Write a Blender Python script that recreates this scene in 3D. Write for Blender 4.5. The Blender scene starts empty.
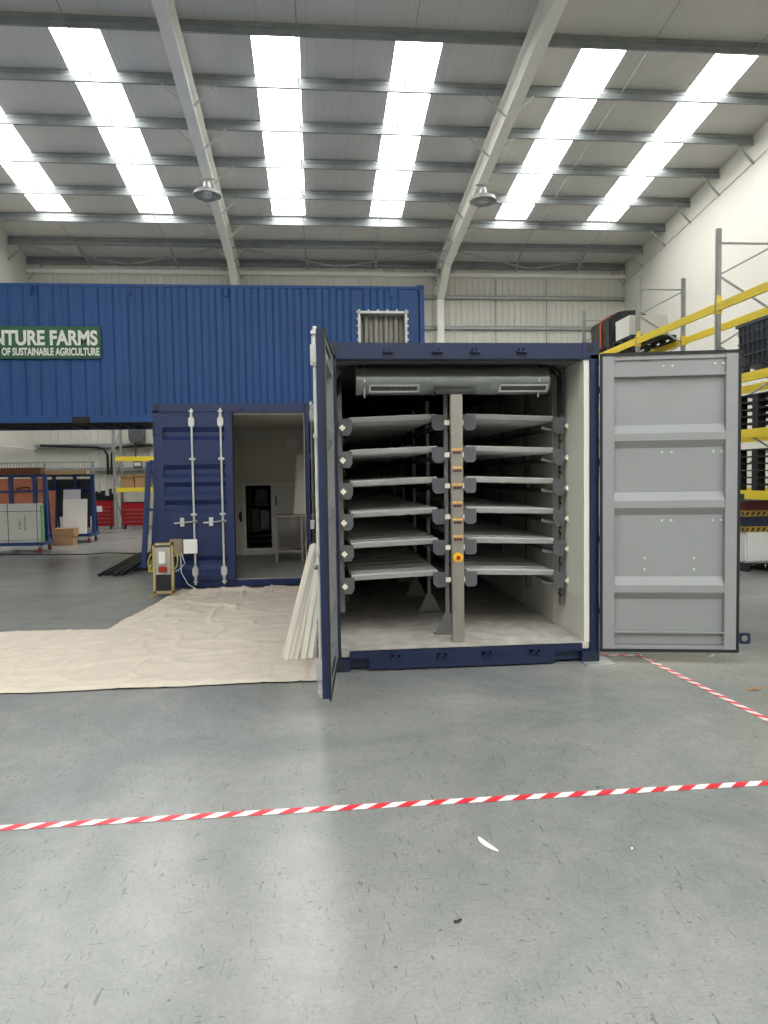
import bpy, bmesh, math, random
from mathutils import Vector, Matrix, noise
random.seed(7)
C = bpy.context.scene.collection
PI = math.pi

# ------------------------------------------------------------------ materials
def lin(c):
    return tuple(((v/255)/12.92 if v/255 <= .04045 else ((v/255+.055)/1.055)**2.4) for v in c) + (1,)
MATS = {}
def mat(name, col, rough=.5, metal=0, var=.0, scale=3, bump=0, bscale=40, dirt=None, coat=0):
    if name in MATS: return MATS[name]
    m = bpy.data.materials.new(name); m.use_nodes = True; nt = m.node_tree
    b = nt.nodes['Principled BSDF']; b.inputs['Base Color'].default_value = lin(col)
    b.inputs['Roughness'].default_value = rough; b.inputs['Metallic'].default_value = metal
    tc = nt.nodes.new('ShaderNodeTexCoord')
    if var:
        n = nt.nodes.new('ShaderNodeTexNoise'); n.inputs['Scale'].default_value = scale; n.inputs['Detail'].default_value = 6
        nt.links.new(tc.outputs['Object'], n.inputs['Vector'])
        r = nt.nodes.new('ShaderNodeValToRGB'); l = lin(col)
        r.color_ramp.elements[0].position = .3; r.color_ramp.elements[1].position = .7
        d = dirt and lin(dirt) or tuple(v*(1-var) for v in l[:3])+(1,)
        r.color_ramp.elements[0].color = d
        r.color_ramp.elements[1].color = tuple(min(1, v*(1+var*.5)) for v in l[:3])+(1,)
        nt.links.new(n.outputs['Fac'], r.inputs['Fac']); nt.links.new(r.outputs['Color'], b.inputs['Base Color'])
    if bump:
        n = nt.nodes.new('ShaderNodeTexNoise'); n.inputs['Scale'].default_value = bscale
        nt.links.new(tc.outputs['Object'], n.inputs['Vector'])
        bp = nt.nodes.new('ShaderNodeBump'); bp.inputs['Strength'].default_value = bump; bp.inputs['Distance'].default_value = .02
        nt.links.new(n.outputs['Fac'], bp.inputs['Height']); nt.links.new(bp.outputs['Normal'], b.inputs['Normal'])
    MATS[name] = m; return m

NAVY = mat('navy_paint', (16, 32, 68), .42, 0, .18, 2.5)
NAVY2 = mat('navy_blue_paint', (19, 39, 88), .42, 0, .15, 2.5)
BLUE = mat('blue_paint', (12, 74, 140), .5, 0, .1, .8)
DOORGREY = mat('door_grey_paint', (139, 142, 143), .5, 0, .08, 1.6)
GASKET = mat('black_rubber', (22, 24, 27), .6)
ZINC = mat('zinc_steel', (205, 207, 205), .42, .35, .12, 6)
STEEL = mat('stainless_steel', (150, 145, 138), .38, .55, .06, 5)
LINING = mat('white_lining', (214, 212, 204), .5, 0, .05, 2)
CFLOOR = mat('container_floor', (188, 184, 177), .6, 0, .3, 7)
TRAY = mat('tray_plastic', (206, 208, 205), .45, 0, .04, 6)
DGREY = mat('dark_grey_plate', (92, 95, 99), .55, 0, .1, 9)
RACKMETAL = mat('rack_metal', (118, 118, 116), .45, .4, .15, 9)
BLACK = mat('black_plastic', (26, 27, 29), .55, 0, .15, 8)
BLACKCABLE = mat('black_cable', (16, 16, 17), .5)
DUCT = mat('galvanised_duct', (138, 143, 140), .32, .7, .15, 7)
CREAM = mat('cream_sticker', (240, 236, 215), .5)
WHITEP = mat('white_paint', (232, 231, 225), .5, 0, .03, 2)
YEL = mat('yellow_paint', (255, 226, 66), .45, 0, .06, 5)
YELBTN = mat('yellow_button', (245, 190, 20), .45)
REDP = mat('red_paint', (178, 24, 34), .35, 0, .1, 5)
REDBTN = mat('red_button', (170, 30, 25), .4)
GALV = mat('galvanised_steel', (166, 169, 168), .42, .3, .15, 5)
PURLIN = mat('purlin_steel', (136, 141, 141), .45, .35, .16, 3)
RAFTER = mat('rafter_paint', (236, 234, 226), .5, 0, .04, 2)
BLUEF = mat('blue_frame_paint', (33, 62, 118), .45, 0, .12, 5)
CASTER = mat('red_caster', (132, 48, 42), .5, 0, .1, 5)
CARD = mat('cardboard', (178, 140, 100), .8, 0, .1, 6)
WOOD = mat('reddish_board', (190, 118, 86), .65, 0, .16, 5)
WOOD2 = mat('brown_board', (122, 76, 52), .7, 0, .15, 5)
TIMBER = mat('pine_timber', (190, 160, 110), .7, 0, .15, 8)
GREENP = mat('green_sheet', (112, 168, 112), .5, 0, .05, 4)
DKGREEN = mat('dark_green', (40, 92, 64), .6)
CLOTH = mat('canvas_cloth', (216, 206, 192), .9, 0, .08, 5, .5, 60)
SIGNG = mat('sign_green', (42, 98, 66), .5)
SIGNW = mat('sign_white', (240, 242, 238), .5)
WRAP = mat('stretch_wrap', (232, 234, 234), .25, 0, .06, 6, .6, 12)
BLKWRAP = mat('black_wrap', (30, 31, 33), .3, 0, .2, 6, .8, 9)
PALLETBLK = mat('black_pallet', (34, 35, 37), .6, 0, .2, 6)
BINGREY = mat('grey_bin_plastic', (66, 71, 77), .5, 0, .1, 4)
ORANGE = mat('orange_strap', (222, 96, 40), .5)
TAPER = mat('tape_red', (222, 52, 66), .4)
TAPEW = mat('tape_white', (238, 236, 233), .4)
OLIVE = mat('tan_metal', (178, 160, 112), .5, .1, .12, 8)
COPPER = mat('copper_panel', (150, 138, 118), .45, .2, .3, 30)
PAPER = mat('paper', (240, 240, 240), .7)
LEAF = mat('dry_leaf', (150, 118, 92), .8, 0, .3, 40)
TREAD = mat('black_yellow', (40, 38, 30), .6)
MAROON = mat('maroon_part', (88, 22, 28), .5)
UNDER = mat('container_underside', (30, 32, 36), .7)
INTGREY = mat('interior_grey_steel', (150, 148, 140), .5, .2, .1, 4)
PLANKW = mat('white_plank', (240, 236, 226), .55, 0, .05, 5)
GLASSW = mat('lamp_lens', (225, 228, 230), .25)

def emis(name, col, s):
    m = bpy.data.materials.new(name); m.use_nodes = True
    b = m.node_tree.nodes['Principled BSDF']; b.inputs['Base Color'].default_value = lin((235, 240, 240)); b.inputs['Roughness'].default_value = .4
    b.inputs['Emission Color'].default_value = col; b.inputs['Emission Strength'].default_value = s
    return m
SKY = emis('daylit_skylight', (1, .995, .97, 1), 12)

def floor_mat():
    m = bpy.data.materials.new('sealed_concrete'); m.use_nodes = True; nt = m.node_tree; N = nt.nodes; L = nt.links
    b = N['Principled BSDF']; tc = N.new('ShaderNodeTexCoord')
    def nz(scale, det=6, rough=.6, sc=(1, 1, 1), rot=0, dist=0):
        mp = N.new('ShaderNodeMapping'); mp.inputs['Scale'].default_value = sc; mp.inputs['Rotation'].default_value = (0, 0, rot)
        L.new(tc.outputs['Object'], mp.inputs['Vector'])
        n = N.new('ShaderNodeTexNoise'); n.inputs['Scale'].default_value = scale; n.inputs['Detail'].default_value = det
        n.inputs['Roughness'].default_value = rough; n.inputs['Distortion'].default_value = dist
        L.new(mp.outputs['Vector'], n.inputs['Vector']); return n.outputs['Fac']
    def ramp(f, p0, c0, p1, c1):
        r = N.new('ShaderNodeValToRGB'); r.color_ramp.elements[0].position = p0; r.color_ramp.elements[1].position = p1
        r.color_ramp.elements[0].color = c0; r.color_ramp.elements[1].color = c1
        L.new(f, r.inputs['Fac']); return r.outputs['Color']
    def mix(a, c, mode='MULTIPLY', fac=1):
        x = N.new('ShaderNodeMix'); x.data_type = 'RGBA'; x.blend_type = mode; x.inputs['Factor'].default_value = fac
        L.new(a, x.inputs[6]); L.new(c, x.inputs[7]); return x.outputs[2]
    base = ramp(nz(.5, 8, .65, dist=.6), .32, lin((122, 127, 127)), .68, lin((156, 158, 154)))
    fine = ramp(nz(55, 4, .7), .3, (.86, .86, .86, 1), .7, (1.06, 1.06, 1.06, 1))
    mid = ramp(nz(4, 8, .7, dist=1.2), .35, (.90, .905, .91, 1), .65, (1.03, 1.03, 1.03, 1))
    col = mix(mix(base, fine), mid)
    for k, (rot, sc, th) in enumerate(((.35, (5, .7, 1), .665), (-.9, (.8, 4.5, 1), .665), (1.3, (6, .9, 1), .665), (.9, (2.5, .9, 1), .69))):
        s = ramp(nz((14, 19, 12, 24)[k], 3, .55, sc, rot, .9), th, (1, 1, 1, 1), th+.03, (.6, .6, .6, 1))
        col = mix(col, s)
    spots = ramp(nz(26, 2, .5), .725, (1, 1, 1, 1), .745, (.5, .49, .47, 1)); col = mix(col, spots)
    L.new(col, b.inputs['Base Color'])
    rg = ramp(nz(1.6, 7, .65, dist=.8), .3, (.24, .24, .24, 1), .72, (.42, .42, .42, 1)); b.inputs['Roughness'].default_value = .27
    bp = N.new('ShaderNodeBump'); bp.inputs['Strength'].default_value = .12; bp.inputs['Distance'].default_value = .01
    L.new(nz(9, 6, .6), bp.inputs['Height']); L.new(bp.outputs['Normal'], b.inputs['Normal'])
    return m
FLOORM = floor_mat()

def ribbed(name, col, pitch, axis='X', dark=.82, rough=.5, width=.12, seam=None):
    m = bpy.data.materials.new(name); m.use_nodes = True; nt = m.node_tree; N = nt.nodes; L = nt.links
    b = N['Principled BSDF']; b.inputs['Roughness'].default_value = rough
    tc = N.new('ShaderNodeTexCoord'); sp = N.new('ShaderNodeSeparateXYZ'); L.new(tc.outputs['Object'], sp.inputs[0])
    last = None
    for p, w, d in ((pitch, width, dark),) + ((seam,) if seam else ()):
        a = N.new('ShaderNodeMath'); a.operation = 'DIVIDE'; L.new(sp.outputs[axis], a.inputs[0]); a.inputs[1].default_value = p
        f = N.new('ShaderNodeMath'); f.operation = 'FRACT'; L.new(a.outputs[0], f.inputs[0])
        g = N.new('ShaderNodeMath'); g.operation = 'LESS_THAN'; L.new(f.outputs[0], g.inputs[0]); g.inputs[1].default_value = w
        x = N.new('ShaderNodeMix'); x.data_type = 'RGBA'; L.new(g.outputs[0], x.inputs['Factor'])
        if last is None: x.inputs[6].default_value = lin(col)
        else: L.new(last, x.inputs[6])
        x.inputs[7].default_value = tuple(v*d for v in lin(col)[:3])+(1,)
        last = x.outputs[2]
    L.new(last, b.inputs['Base Color']); return m
CEILM = ribbed('roof_liner', (206, 204, 200), .2, 'X', .93, .55, .1, (1.05, .02, .86))
CLADM = mat('wall_cladding', (214, 212, 203), .5, 0, .03, 1)
WALLM = ribbed('white_wall_panel', (224, 222, 213), 1.15, 'Y', .9, .5, .01)

# ------------------------------------------------------------------ mesh helpers
class MB:
    def __init__(s): s.v = []; s.f = []; s.mi = []; s.sm = []; s.m = 0
    def add(s, vs, fs, smooth=False):
        o = len(s.v); s.v += [tuple(v) for v in vs]
        for f in fs: s.f.append(tuple(i+o for i in f)); s.mi.append(s.m); s.sm.append(smooth)
        return s
    def box(s, x0, x1, y0, y1, z0, z1):
        if x0 > x1: x0, x1 = x1, x0
        if y0 > y1: y0, y1 = y1, y0
        if z0 > z1: z0, z1 = z1, z0
        vs = [(x, y, z) for z in (z0, z1) for y in (y0, y1) for x in (x0, x1)]
        return s.add(vs, [(0, 2, 3, 1), (4, 5, 7, 6), (0, 1, 5, 4), (2, 6, 7, 3), (0, 4, 6, 2), (1, 3, 7, 5)])
    def bar(s, p, q, w, h, up=(0, 0, 1)):
        p, q = Vector(p), Vector(q); d = (q-p).normalized(); u = Vector(up)
        if abs(d.dot(u)) > .98: u = Vector((0, 1, 0))
        a = d.cross(u).normalized(); b = a.cross(d).normalized()
        vs = [c + a*i*w/2 + b*j*h/2 for c in (p, q) for i, j in ((-1, -1), (1, -1), (1, 1), (-1, 1))]
        return s.add(vs, [(0, 1, 2, 3), (7, 6, 5, 4), (0, 4, 5, 1), (1, 5, 6, 2), (2, 6, 7, 3), (3, 7, 4, 0)])
    def tube(s, pts, r, n=10, caps=True):
        pts = [Vector(p) for p in pts]; rings = []
        for i, p in enumerate(pts):
            d = (pts[min(i+1, len(pts)-1)] - pts[max(i-1, 0)]).normalized()
            u = Vector((0, 0, 1)) if abs(d.z) < .95 else Vector((0, 1, 0))
            a = d.cross(u).normalized(); b = a.cross(d).normalized()
            rr = r[i] if isinstance(r, (list, tuple)) else r
            rings.append([p + (a*math.cos(2*PI*k/n) + b*math.sin(2*PI*k/n))*rr for k in range(n)])
        vs = [v for g in rings for v in g]; fs = []
        for i in range(len(pts)-1):
            for k in range(n): fs.append((i*n+k, i*n+(k+1) % n, (i+1)*n+(k+1) % n, (i+1)*n+k))
        s.add(vs, fs, True)
        if caps:
            s.add(rings[0], [tuple(range(n))[::-1]]); s.add(rings[-1], [tuple(range(n))])
        return s
    def prism(s, poly, axis, a, b):
        """poly: 2D outline extruded along axis from a to b"""
        def P(u, v, t): return {'x': (t, u, v), 'y': (u, t, v), 'z': (u, v, t)}[axis]
        n = len(poly); vs = [P(u, v, a) for u, v in poly] + [P(u, v, b) for u, v in poly]
        return s.add(vs, [tuple(range(n))[::-1], tuple(range(n, 2*n))] + [(k, (k+1) % n, n+(k+1) % n, n+k) for k in range(n)])
    def sheet(s, prof, axis, a, b, th):
        """open profile of (u, v) points extruded along axis and thickened in v; axis x: u=z, v=y ; axis z: u=x, v=y"""
        n = len(prof)
        def P(u, v, t): return (t, v, u) if axis == 'x' else ((u, v, t) if axis == 'z' else (u, t, v))
        vs = [P(u, v+o, t) for o in (0, th) for t in (a, b) for u, v in prof]
        fs = []
        for k in range(n-1):
            fs.append((k, k+1, n+k+1, n+k)); fs.append((2*n+k, 3*n+k, 3*n+k+1, 2*n+k+1))
            fs.append((k, 2*n+k, 2*n+k+1, k+1)); fs.append((n+k, n+k+1, 3*n+k+1, 3*n+k))
        fs.append((0, n, 3*n, 2*n)); fs.append((n-1, 3*n-1, 4*n-1, 2*n-1))
        return s.add(vs, fs)
    def build(s, name, m, parent=None, loc=None, bevel=0):
        me = bpy.data.meshes.new(name); me.from_pydata(s.v, [], s.f)
        for x in (m if isinstance(m, (list, tuple)) else [m]): me.materials.append(x)
        for p, i, q in zip(me.polygons, s.mi, s.sm): p.material_index = i; p.use_smooth = q
        bm = bmesh.new(); bm.from_mesh(me); bmesh.ops.recalc_face_normals(bm, faces=bm.faces)
        if bevel:
            ed = [e for e in bm.edges if len(e.link_faces) == 2 and e.calc_face_angle(0) > .7]
            bmesh.ops.bevel(bm, geom=ed, offset=bevel, segments=2, affect='EDGES', clamp_overlap=True)
        bm.to_mesh(me); bm.free()
        o = bpy.data.objects.new(name, me); C.objects.link(o)
        if loc: o.location = loc
        if parent: o.parent = parent
        return o
def B(*a): return MB().box(*a)
def tag(o, label=None, cat=None, group=None, kind=None):
    if label: o['label'] = label
    if cat: o['category'] = cat
    if group: o['group'] = group
    if kind: o['kind'] = kind
    return o
def empty(name, loc, label, cat, group=None, rz=0):
    o = bpy.data.objects.new(name, None); C.objects.link(o); o.location = loc; o.rotation_euler = (0, 0, rz); o.empty_display_size = .1
    return tag(o, label, cat, group)
def dup(o, loc=None, label=None, rz=None, parent=None):
    c = o.copy(); C.objects.link(c); c.parent = parent
    if loc is not None: c.location = loc
    if rz is not None: c.rotation_euler = (0, 0, rz)
    if label: c['label'] = label
    for ch in o.children:
        dup(ch, parent=c)
    return c
def S(o): o['kind'] = 'structure'; return o

# ------------------------------------------------------------------ the hall
XL, XR, YB, YF = -10.15, 12.1, 28.0, -12.0
RIDGE = 12.0
def zr(y): return 9.75 + .13*(YB - (y if y >= RIDGE else 2*RIDGE - y))
S(B(XL-.2, XR+.2, YF, YB+.2, -.12, 0).build('floor', FLOORM))
# back wall: ribbed cladding
pr = []
x = XL
while x < XR:
    pr += [(x, YB), (x+.17, YB), (x+.185, YB-.022), (x+.215, YB-.022)]; x += .23
w = MB().sheet([p for p in pr if p[0] <= XR] + [(XR, YB)], 'z', 0, 9.72, .05)
S(w.build('wall_back', CLADM))
for nm, x0, x1 in (('wall_left', XL-.2, XL), ('wall_right', XR, XR+.2)):
    S(MB().prism([(YF, 0), (YB+.05, 0), (YB+.05, zr(YB)), (RIDGE, zr(RIDGE)), (YF, zr(YF))], 'x', x0, x1).build(nm, WALLM))
S(B(XL-.2, XR+.2, YF-.2, YF, 0, zr(YF)).build('wall_front', WALLM))
sk = [-8.02, -4.87, -.67, 2.48, 6.68, 9.83]; skw = .52
YS0, YS1 = 16.35, 24.55
def slab(mb, x0, x1, y0, y1, t=.12, dz=0):
    mb.add([(x, y, zr(y)+dz+(t if k else 0)) for k in (0, 1) for x, y in ((x0, y0), (x1, y0), (x1, y1), (x0, y1))],
           [(0, 3, 2, 1), (4, 5, 6, 7), (0, 1, 5, 4), (1, 2, 6, 5), (2, 3, 7, 6), (3, 0, 4, 7)])
ce = MB(); edges = [XL-.2] + [e for s in sk for e in (s-skw, s+skw)] + [XR+.2]
for i in range(0, len(edges), 2):
    for a, b in ((YF, RIDGE), (RIDGE, YB+.2)): slab(ce, edges[i], edges[i+1], a, b)
for s in sk:
    for a, b in ((YF, -9), (3, RIDGE), (RIDGE, YS0), (YS1, YB+.2)): slab(ce, s-skw, s+skw, a, b)
S(ce.build('ceiling', CEILM))
wn = 0
for s in sk:
    for a, b in ((YS0, YS1), (-9, 3)):  # second span: unseen near-slope skylights, added to light the hall
        wn += 1; m = MB(); slab(m, s-skw, s+skw, a, b, .02, .02)
        S(m.build('window_%d' % wn, SKY))
# trim lines: gutter, verge
S(B(XL+.05, XR-.05, YB-.28, YB-.06, 9.15, 9.27).build('trim_1', WHITEP))
S(MB().bar((XR-.02, 12, zr(12)-.75), (XR-.02, YB, zr(YB)-.75), .02, .02).build('trim_2', mat('seam_grey', (200, 197, 186), .6)))
# purlins
order = ['lowest roof purlin running just above the back wall', 'second roof purlin up from the back wall',
         'third roof purlin up, at the far ends of the skylights', 'fourth roof purlin up, crossing the skylights low down',
         'fifth roof purlin up, level with the high bay lamps', 'sixth roof purlin up, crossing the skylights above the lamps',
         'seventh roof purlin up, crossing the skylights high up', 'nearest roof purlin at the near ends of the skylights']
def purlin(y, label):
    z = zr(y); m = MB()
    pts = [(y-.0, z-.235), (y-.0, z-.285), (y+.07, z-.285), (y+.07, z-.275), (y+.012, z-.275), (y+.012, z-.16), (y+.055, z-.12), (y+.055, z-.028), (y+.13, z-.028), (y+.13, z-.018), (y+.043, z-.018), (y+.043, z-.115), (y, z-.155)]
    m.prism(pts, 'x', XL+.02, XR-.02)
    o = m.build('roof_purlin', PURLIN); tag(o, 'galvanised steel ' + label, 'purlin', 'roof purlins across the hall')
    return o
for k in range(8): purlin(YB - .0 - 1.7*k - (.12 if k == 0 else 0), order[k])
for y in (14.4, 12.7): purlin(y, 'roof purlin above the picture near the ridge')
# frames
def frame(x, label, side):
    r = empty('portal_frame', (x, YB-.3, 0), label, 'steel frame', 'white portal frames')
    def P(y, d): return (y-(YB-.3), zr(y)-.285-d)
    m = MB(); y0, y1 = RIDGE, YB-.1
    D = .66
    def sl(xa, xb, da, db): m.prism([P(y0, da), P(y1, da), P(y1, db), P(y0, db)], 'x', xa, xb)
    sl(-.13, .13, 0, .025); sl(-.13, .13, D-.025, D); sl(-.011, .011, .02, D-.02)
    m.build('rafter', RAFTER, r)
    m = MB(); zt = zr(YB)-.35
    m.box(-.13, .13, -.2, -.175, 0, zt-.3); m.box(-.13, .13, .215, .24, 0, zt); m.box(-.011, .011, -.18, .22, 0, zt)
    m.build('column', RAFTER, r)
    m = MB(); m.prism([P(YB-1.9, D), P(YB-.4, D), (-.2, zt-1.1)], 'x', -.011, .011)
    a, b = P(YB-1.9, D), (-.2, zt-1.15)
    m.bar((0, a[0], a[1]), (0, b[0], b[1]), .26, .02); m.build('haunch', RAFTER, r)
    for k in range(7):
        y = YB-1.7*k-(.12 if k == 0 else 0)
        for s in (-1, 1):
            if k == 4 and s < 0: continue
            MB().bar((s*.62, y-(YB-.3), zr(y)-.28), (s*.05, y-(YB-.3), zr(y)-.80), .035, .035).build('stay', GALV, r)
    return r
frame(-2.71, 'white steel portal rafter and column coming down behind the signed blue container', -1)
frame(4.80, 'white steel portal rafter and column right of the upper blue container', 1)
# end stays at the side walls
for s, xw in ((1, XR), (-1, XL)):
    for k in range(6):
        y = YB-1.7*k
        n = ['lowest', 'second lowest', 'third lowest', 'fourth lowest', 'fifth lowest', 'sixth lowest'][k]
        o = MB().bar((xw-s*.55, y, zr(y)-.27), (xw-s*.02, y, zr(y)-.8), .045, .045).build('wall_stay', GALV)
        tag(o, 'short grey diagonal stay from the %s purlin to the %s white wall' % (n, 'right' if s > 0 else 'left'), 'brace', 'purlin end stays')
# sag rods and wind bracing
for x, nm in ((-8.0, 'behind the leftmost skylight'), (-4.9, 'below the second skylight from the left'), (-.2, 'at the edge of the third skylight'), (2.3, 'along the fourth skylight'), (7.6, 'beside the fifth skylight'), (10.0, 'along the rightmost skylight')):
    m = MB()
    m.tube([(x, RIDGE, zr(RIDGE)-.16), (x, YB-1.8, zr(YB-1.8)-.16)], .012, 6)
    m.bar((x, YB-1.7, zr(YB-1.7)-.1), (x+.12, YB-.2, zr(YB)-.35), .06, .06)
    tag(m.build('sag_rod', GALV), 'thin steel sag rod under the roof %s' % nm, 'rod', 'roof sag rods')
for a, b, nm in ((XL+.3, -6.6, 'left end bay, falling right'), (-2.9, -6.4, 'left end bay, rising right'), (-2.7, .9, 'middle bay, falling right'), (4.8, 1.2, 'middle bay, rising right'), (5.0, 8.2, 'right end bay, falling right'), (XR-.3, 8.4, 'right end bay, rising right')):
    o = MB().tube([(a, YB-1.75, zr(YB-1.7)-.3), (b, YB-.35, zr(YB)-.3)], .025, 6).build('brace_rod', GALV)
    tag(o, 'grey diagonal brace rod near the eaves in the ' + nm, 'brace', 'eaves brace rods')
# cladding rails on the back wall
for z, nm in ((8.4, 'topmost, just under the gutter'), (7.26, 'second from the top'), (2.95, 'behind the heater and pipe on the left'), (2.08, 'lowest, behind the shelf boxes')):
    m = MB(); m.box(XL+.05, XR-.05, YB-.14, YB-.03, z-.07, z-.055); m.box(XL+.05, XR-.05, YB-.14, YB-.13, z-.07, z+.07); m.box(XL+.05, XR-.05, YB-.14, YB-.03, z+.055, z+.07)
    tag(m.build('cladding_rail', GALV), 'horizontal steel rail on the back wall, ' + nm, 'rail', 'back wall rails')
for x in (7.0, 9.0): tag(B(x-.015, x+.015, YB-.06, YB-.02, 0, 9.1).build('cladding_post', GALV), 'thin vertical steel strip on the back wall, %s right of the column' % ('first' if x < 8 else 'second'), 'post', 'back wall strips')
# high bay lamps
def lamp(x, y, label):
    z = zr(y)-.945; r = empty('high_bay_lamp', (x, y, z-.49), label, 'lamp', 'high bay lamps')
    MB().box(-.2, .2, -.03, .03, .46, .49).tube([(0, 0, .46), (0, 0, .38)], .03).build('bracket', GALV, r)
    MB().tube([(0, 0, .4), (0, 0, .24), (0, 0, .2)], [.08, .11, .1], 16).build('ballast', GALV, r)
    m = MB().tube([(0, 0, .2), (0, 0, .15), (0, 0, .03)], [.13, .33, .37], 24, False)
    m.build('shade', GALV, r)
    m = MB()
    for k in range(10):
        a = 2*PI*k/10; m.tube([(.06*math.cos(a), .06*math.sin(a), -.04), (.25*math.cos(a), .25*math.sin(a), -.03), (.38*math.cos(a), .38*math.sin(a), .04)], .008, 5)
    for rr, zz in ((.38, .04), (.24, -.03)):
        m.tube([(rr*math.cos(2*PI*k/24), rr*math.sin(2*PI*k/24), zz) for k in range(25)], .012, 5, False)
    m.build('wire_guard', GALV, r)
    MB().tube([(0, 0, .15), (0, 0, .0), (0, 0, -.02)], [.11, .13, .05], 16).build('lens', GLASSW, r)
lamp(-2.74, 20.6, 'round caged high bay lamp hanging under the left rafter')
lamp(4.82, 20.6, 'round caged high bay lamp hanging under the right rafter')

# ------------------------------------------------------------------ containers
CW, CH = 2.438, 2.896
def casting(parent, x, y, z, sx, sy, m):
    """block with oval holes shown as dark recessed inserts"""
    o = B(x, x+sx*.162, y, y+sy*.178, z, z+.118).build('corner_casting', m, parent, bevel=.006)
    cx, cz = x+sx*.081, z+.059
    pts = [(cx+.032*math.cos(t)+(0), cz+.04*math.sin(t)) for t in [2*PI*k/16 for k in range(16)]]
    MB().prism(pts, 'y', y-sy*.002, y+sy*.02).build('casting_hole', UNDER, o)
    return o
def corr_profile(a, b, y, s, pitch=.29, d=.036):
    out = []; x = a
    while x < b - pitch*.9:
        out += [(x, y), (x+pitch*.32, y), (x+pitch*.5, y+s*d), (x+pitch*.82, y+s*d)]; x += pitch
    out += [(min(x, b), y), (b, y)]
    return out
def leaf(parent, loc, rz, s, wd, ht, bands, rods, nm_label, outer, inner, ext=.06, rails=True):
    """container door leaf; hinge on origin, extends s*x, outer face towards -y when closed"""
    e = bpy.data.objects.new('door', None); C.objects.link(e); e.parent = parent; e.location = loc; e.rotation_euler = (0, 0, rz); e['label'] = nm_label
    X = lambda a: s*a
    m = MB(); fw = .115
    m.box(X(0), X(fw), -.05, 0, 0, ht); m.box(X(wd-fw), X(wd), -.05, 0, 0, ht)
    m.box(X(fw), X(wd-fw), -.05, 0, 0, .05); m.box(X(fw), X(wd-fw), -.05, 0, ht-.05, ht)
    m.build('outer_frame', outer, e, bevel=.004)
    def prof(off):
        p = [(.05, -.045+off), (.15, -.045+off)] if rails else [(.05, -.045+off)]
        for z in sorted(bands): p += [(z-.10, -.045+off), (z-.035, .0+off), (z+.03, .0+off), (z+.105, -.045+off)]
        return p + [(ht-.05, -.045+off)]
    MB().sheet(prof(0), 'x', X(fw), X(wd-fw), .003).build('outer_sheet', outer, e)
    MB().sheet(prof(.004), 'x', X(fw), X(wd-fw), .003).build('inner_sheet', inner, e)
    m = MB()
    m.box(X(.012), X(.115), 0, .012, .012, ht-.012); m.box(X(wd-.115), X(wd-.012), 0, .012, .012, ht-.012)
    
    if rails: m.box(X(.1145), X(.118), -.04, 0, .04, ht-.04); m.box(X(wd-.118), X(wd-.1145), -.04, 0, .04, ht-.04)
    m.box(X(.115), X(wd-.115), .0, .005, .012, .052); m.box(X(.115), X(wd-.115), 0, .005, ht-.052, ht-.012)
    if rails:
        m.box(X(.115), X(wd-.115), -.03, -.012, ht-.19, ht-.02); m.box(X(.115), X(wd-.115), -.03, .008, .155, .17); m.box(X(.115), X(wd-.115), -.03, .008, ht-.2, ht-.185)
        m.box(X(.115), X(wd-.115), -.035, .006, .012, .03)
    m.build('inner_stile', inner, e, bevel=.002)
    m = MB(); g = .022
    m.box(X(-.012), X(.014), .0, .014, -.01, ht+.01); m.box(X(wd-.014), X(wd+.012), .0, .014, -.01, ht+.01)
    m.box(X(0), X(wd), .0, .014, -.014, .014); m.box(X(0), X(wd), .0, .014, ht-.014, ht+.014)
    m.build('gasket', GASKET, e)
    for z in (.35, 1.0, 1.7, ht-.3):
        MB().box(X(-.03), X(.11), -.066, -.05, z-.03, z+.03).tube([(X(-.02), -.055, z-.07), (X(-.02), -.055, z+.07)], .014).build('hinge', outer, e)
    if rails:
        MB().box(X(.115), X(wd-.115), -.036, -.03, .012, .16).build('bottom_rail', inner, e)
        for x, z in [(.54, ht-.11), (.62, ht-.11), (.98, ht-.10), (1.05, ht-.10), (.54, 1.78), (.62, 1.78), (.98, 1.78), (1.05, 1.78), (.54, 1.17), (.62, 1.17), (.98, 1.17), (1.05, 1.17), (.39, .83), (.39, .73), (.82, .83), (.82, .73)]:
            if x < wd-.05:
                yy = .012 if x > wd-.115 else (-.012 if z > ht-.15 else -.038)
                MB().tube([(X(x), yy, z), (X(x), yy+.010, z)], .011, 6).tube([(X(x), yy+.0101, z), (X(x), yy+.014, z)], .004, 6).build('bolt', ZINC, e)
    for a in rods:
        m = MB(); m.tube([(X(a), -.075, -ext+.0), (X(a), -.075, ht+ext)], .017, 10); rod = m.build('locking_bar', ZINC, e)
        for z in (1.04, 1.90):
            B(X(a)-.045, X(a)+.045, -.096, -.05, z-.018, z+.018).build('bar_bracket', ZINC, rod, bevel=.004)
        for z, sg in ((.15, -1), (ht-.15, 1)):
            MB().box(X(a)-.045, X(a)+.045, -.10, -.05, z-.055, z+.055).box(X(a)-.03, X(a)+.03, -.108, -.05, z-.075, z+.075).tube([(X(a), -.075, z), (X(a), -.075, z+sg*.14)], .024, 8).box(X(a)-.034, X(a)+.034, -.10, -.055, z+sg*(.14+ext*.2), z+sg*(.165+ext*.2)).build('cam_lock', ZINC, rod)
        m = MB(); zz = .93
        m.tube([(X(a), -.085, zz), (X(a+.06), -.095, zz), (X(a+.0)-.30*(s if rz else 1), -.10, zz-.02)], [.02, .015, .012], 8); m.box(X(a)-.21, X(a)-.15, -.105, -.05, zz-.07, zz+.06)
        m.build('handle', ZINC, rod)
    return e

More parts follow.
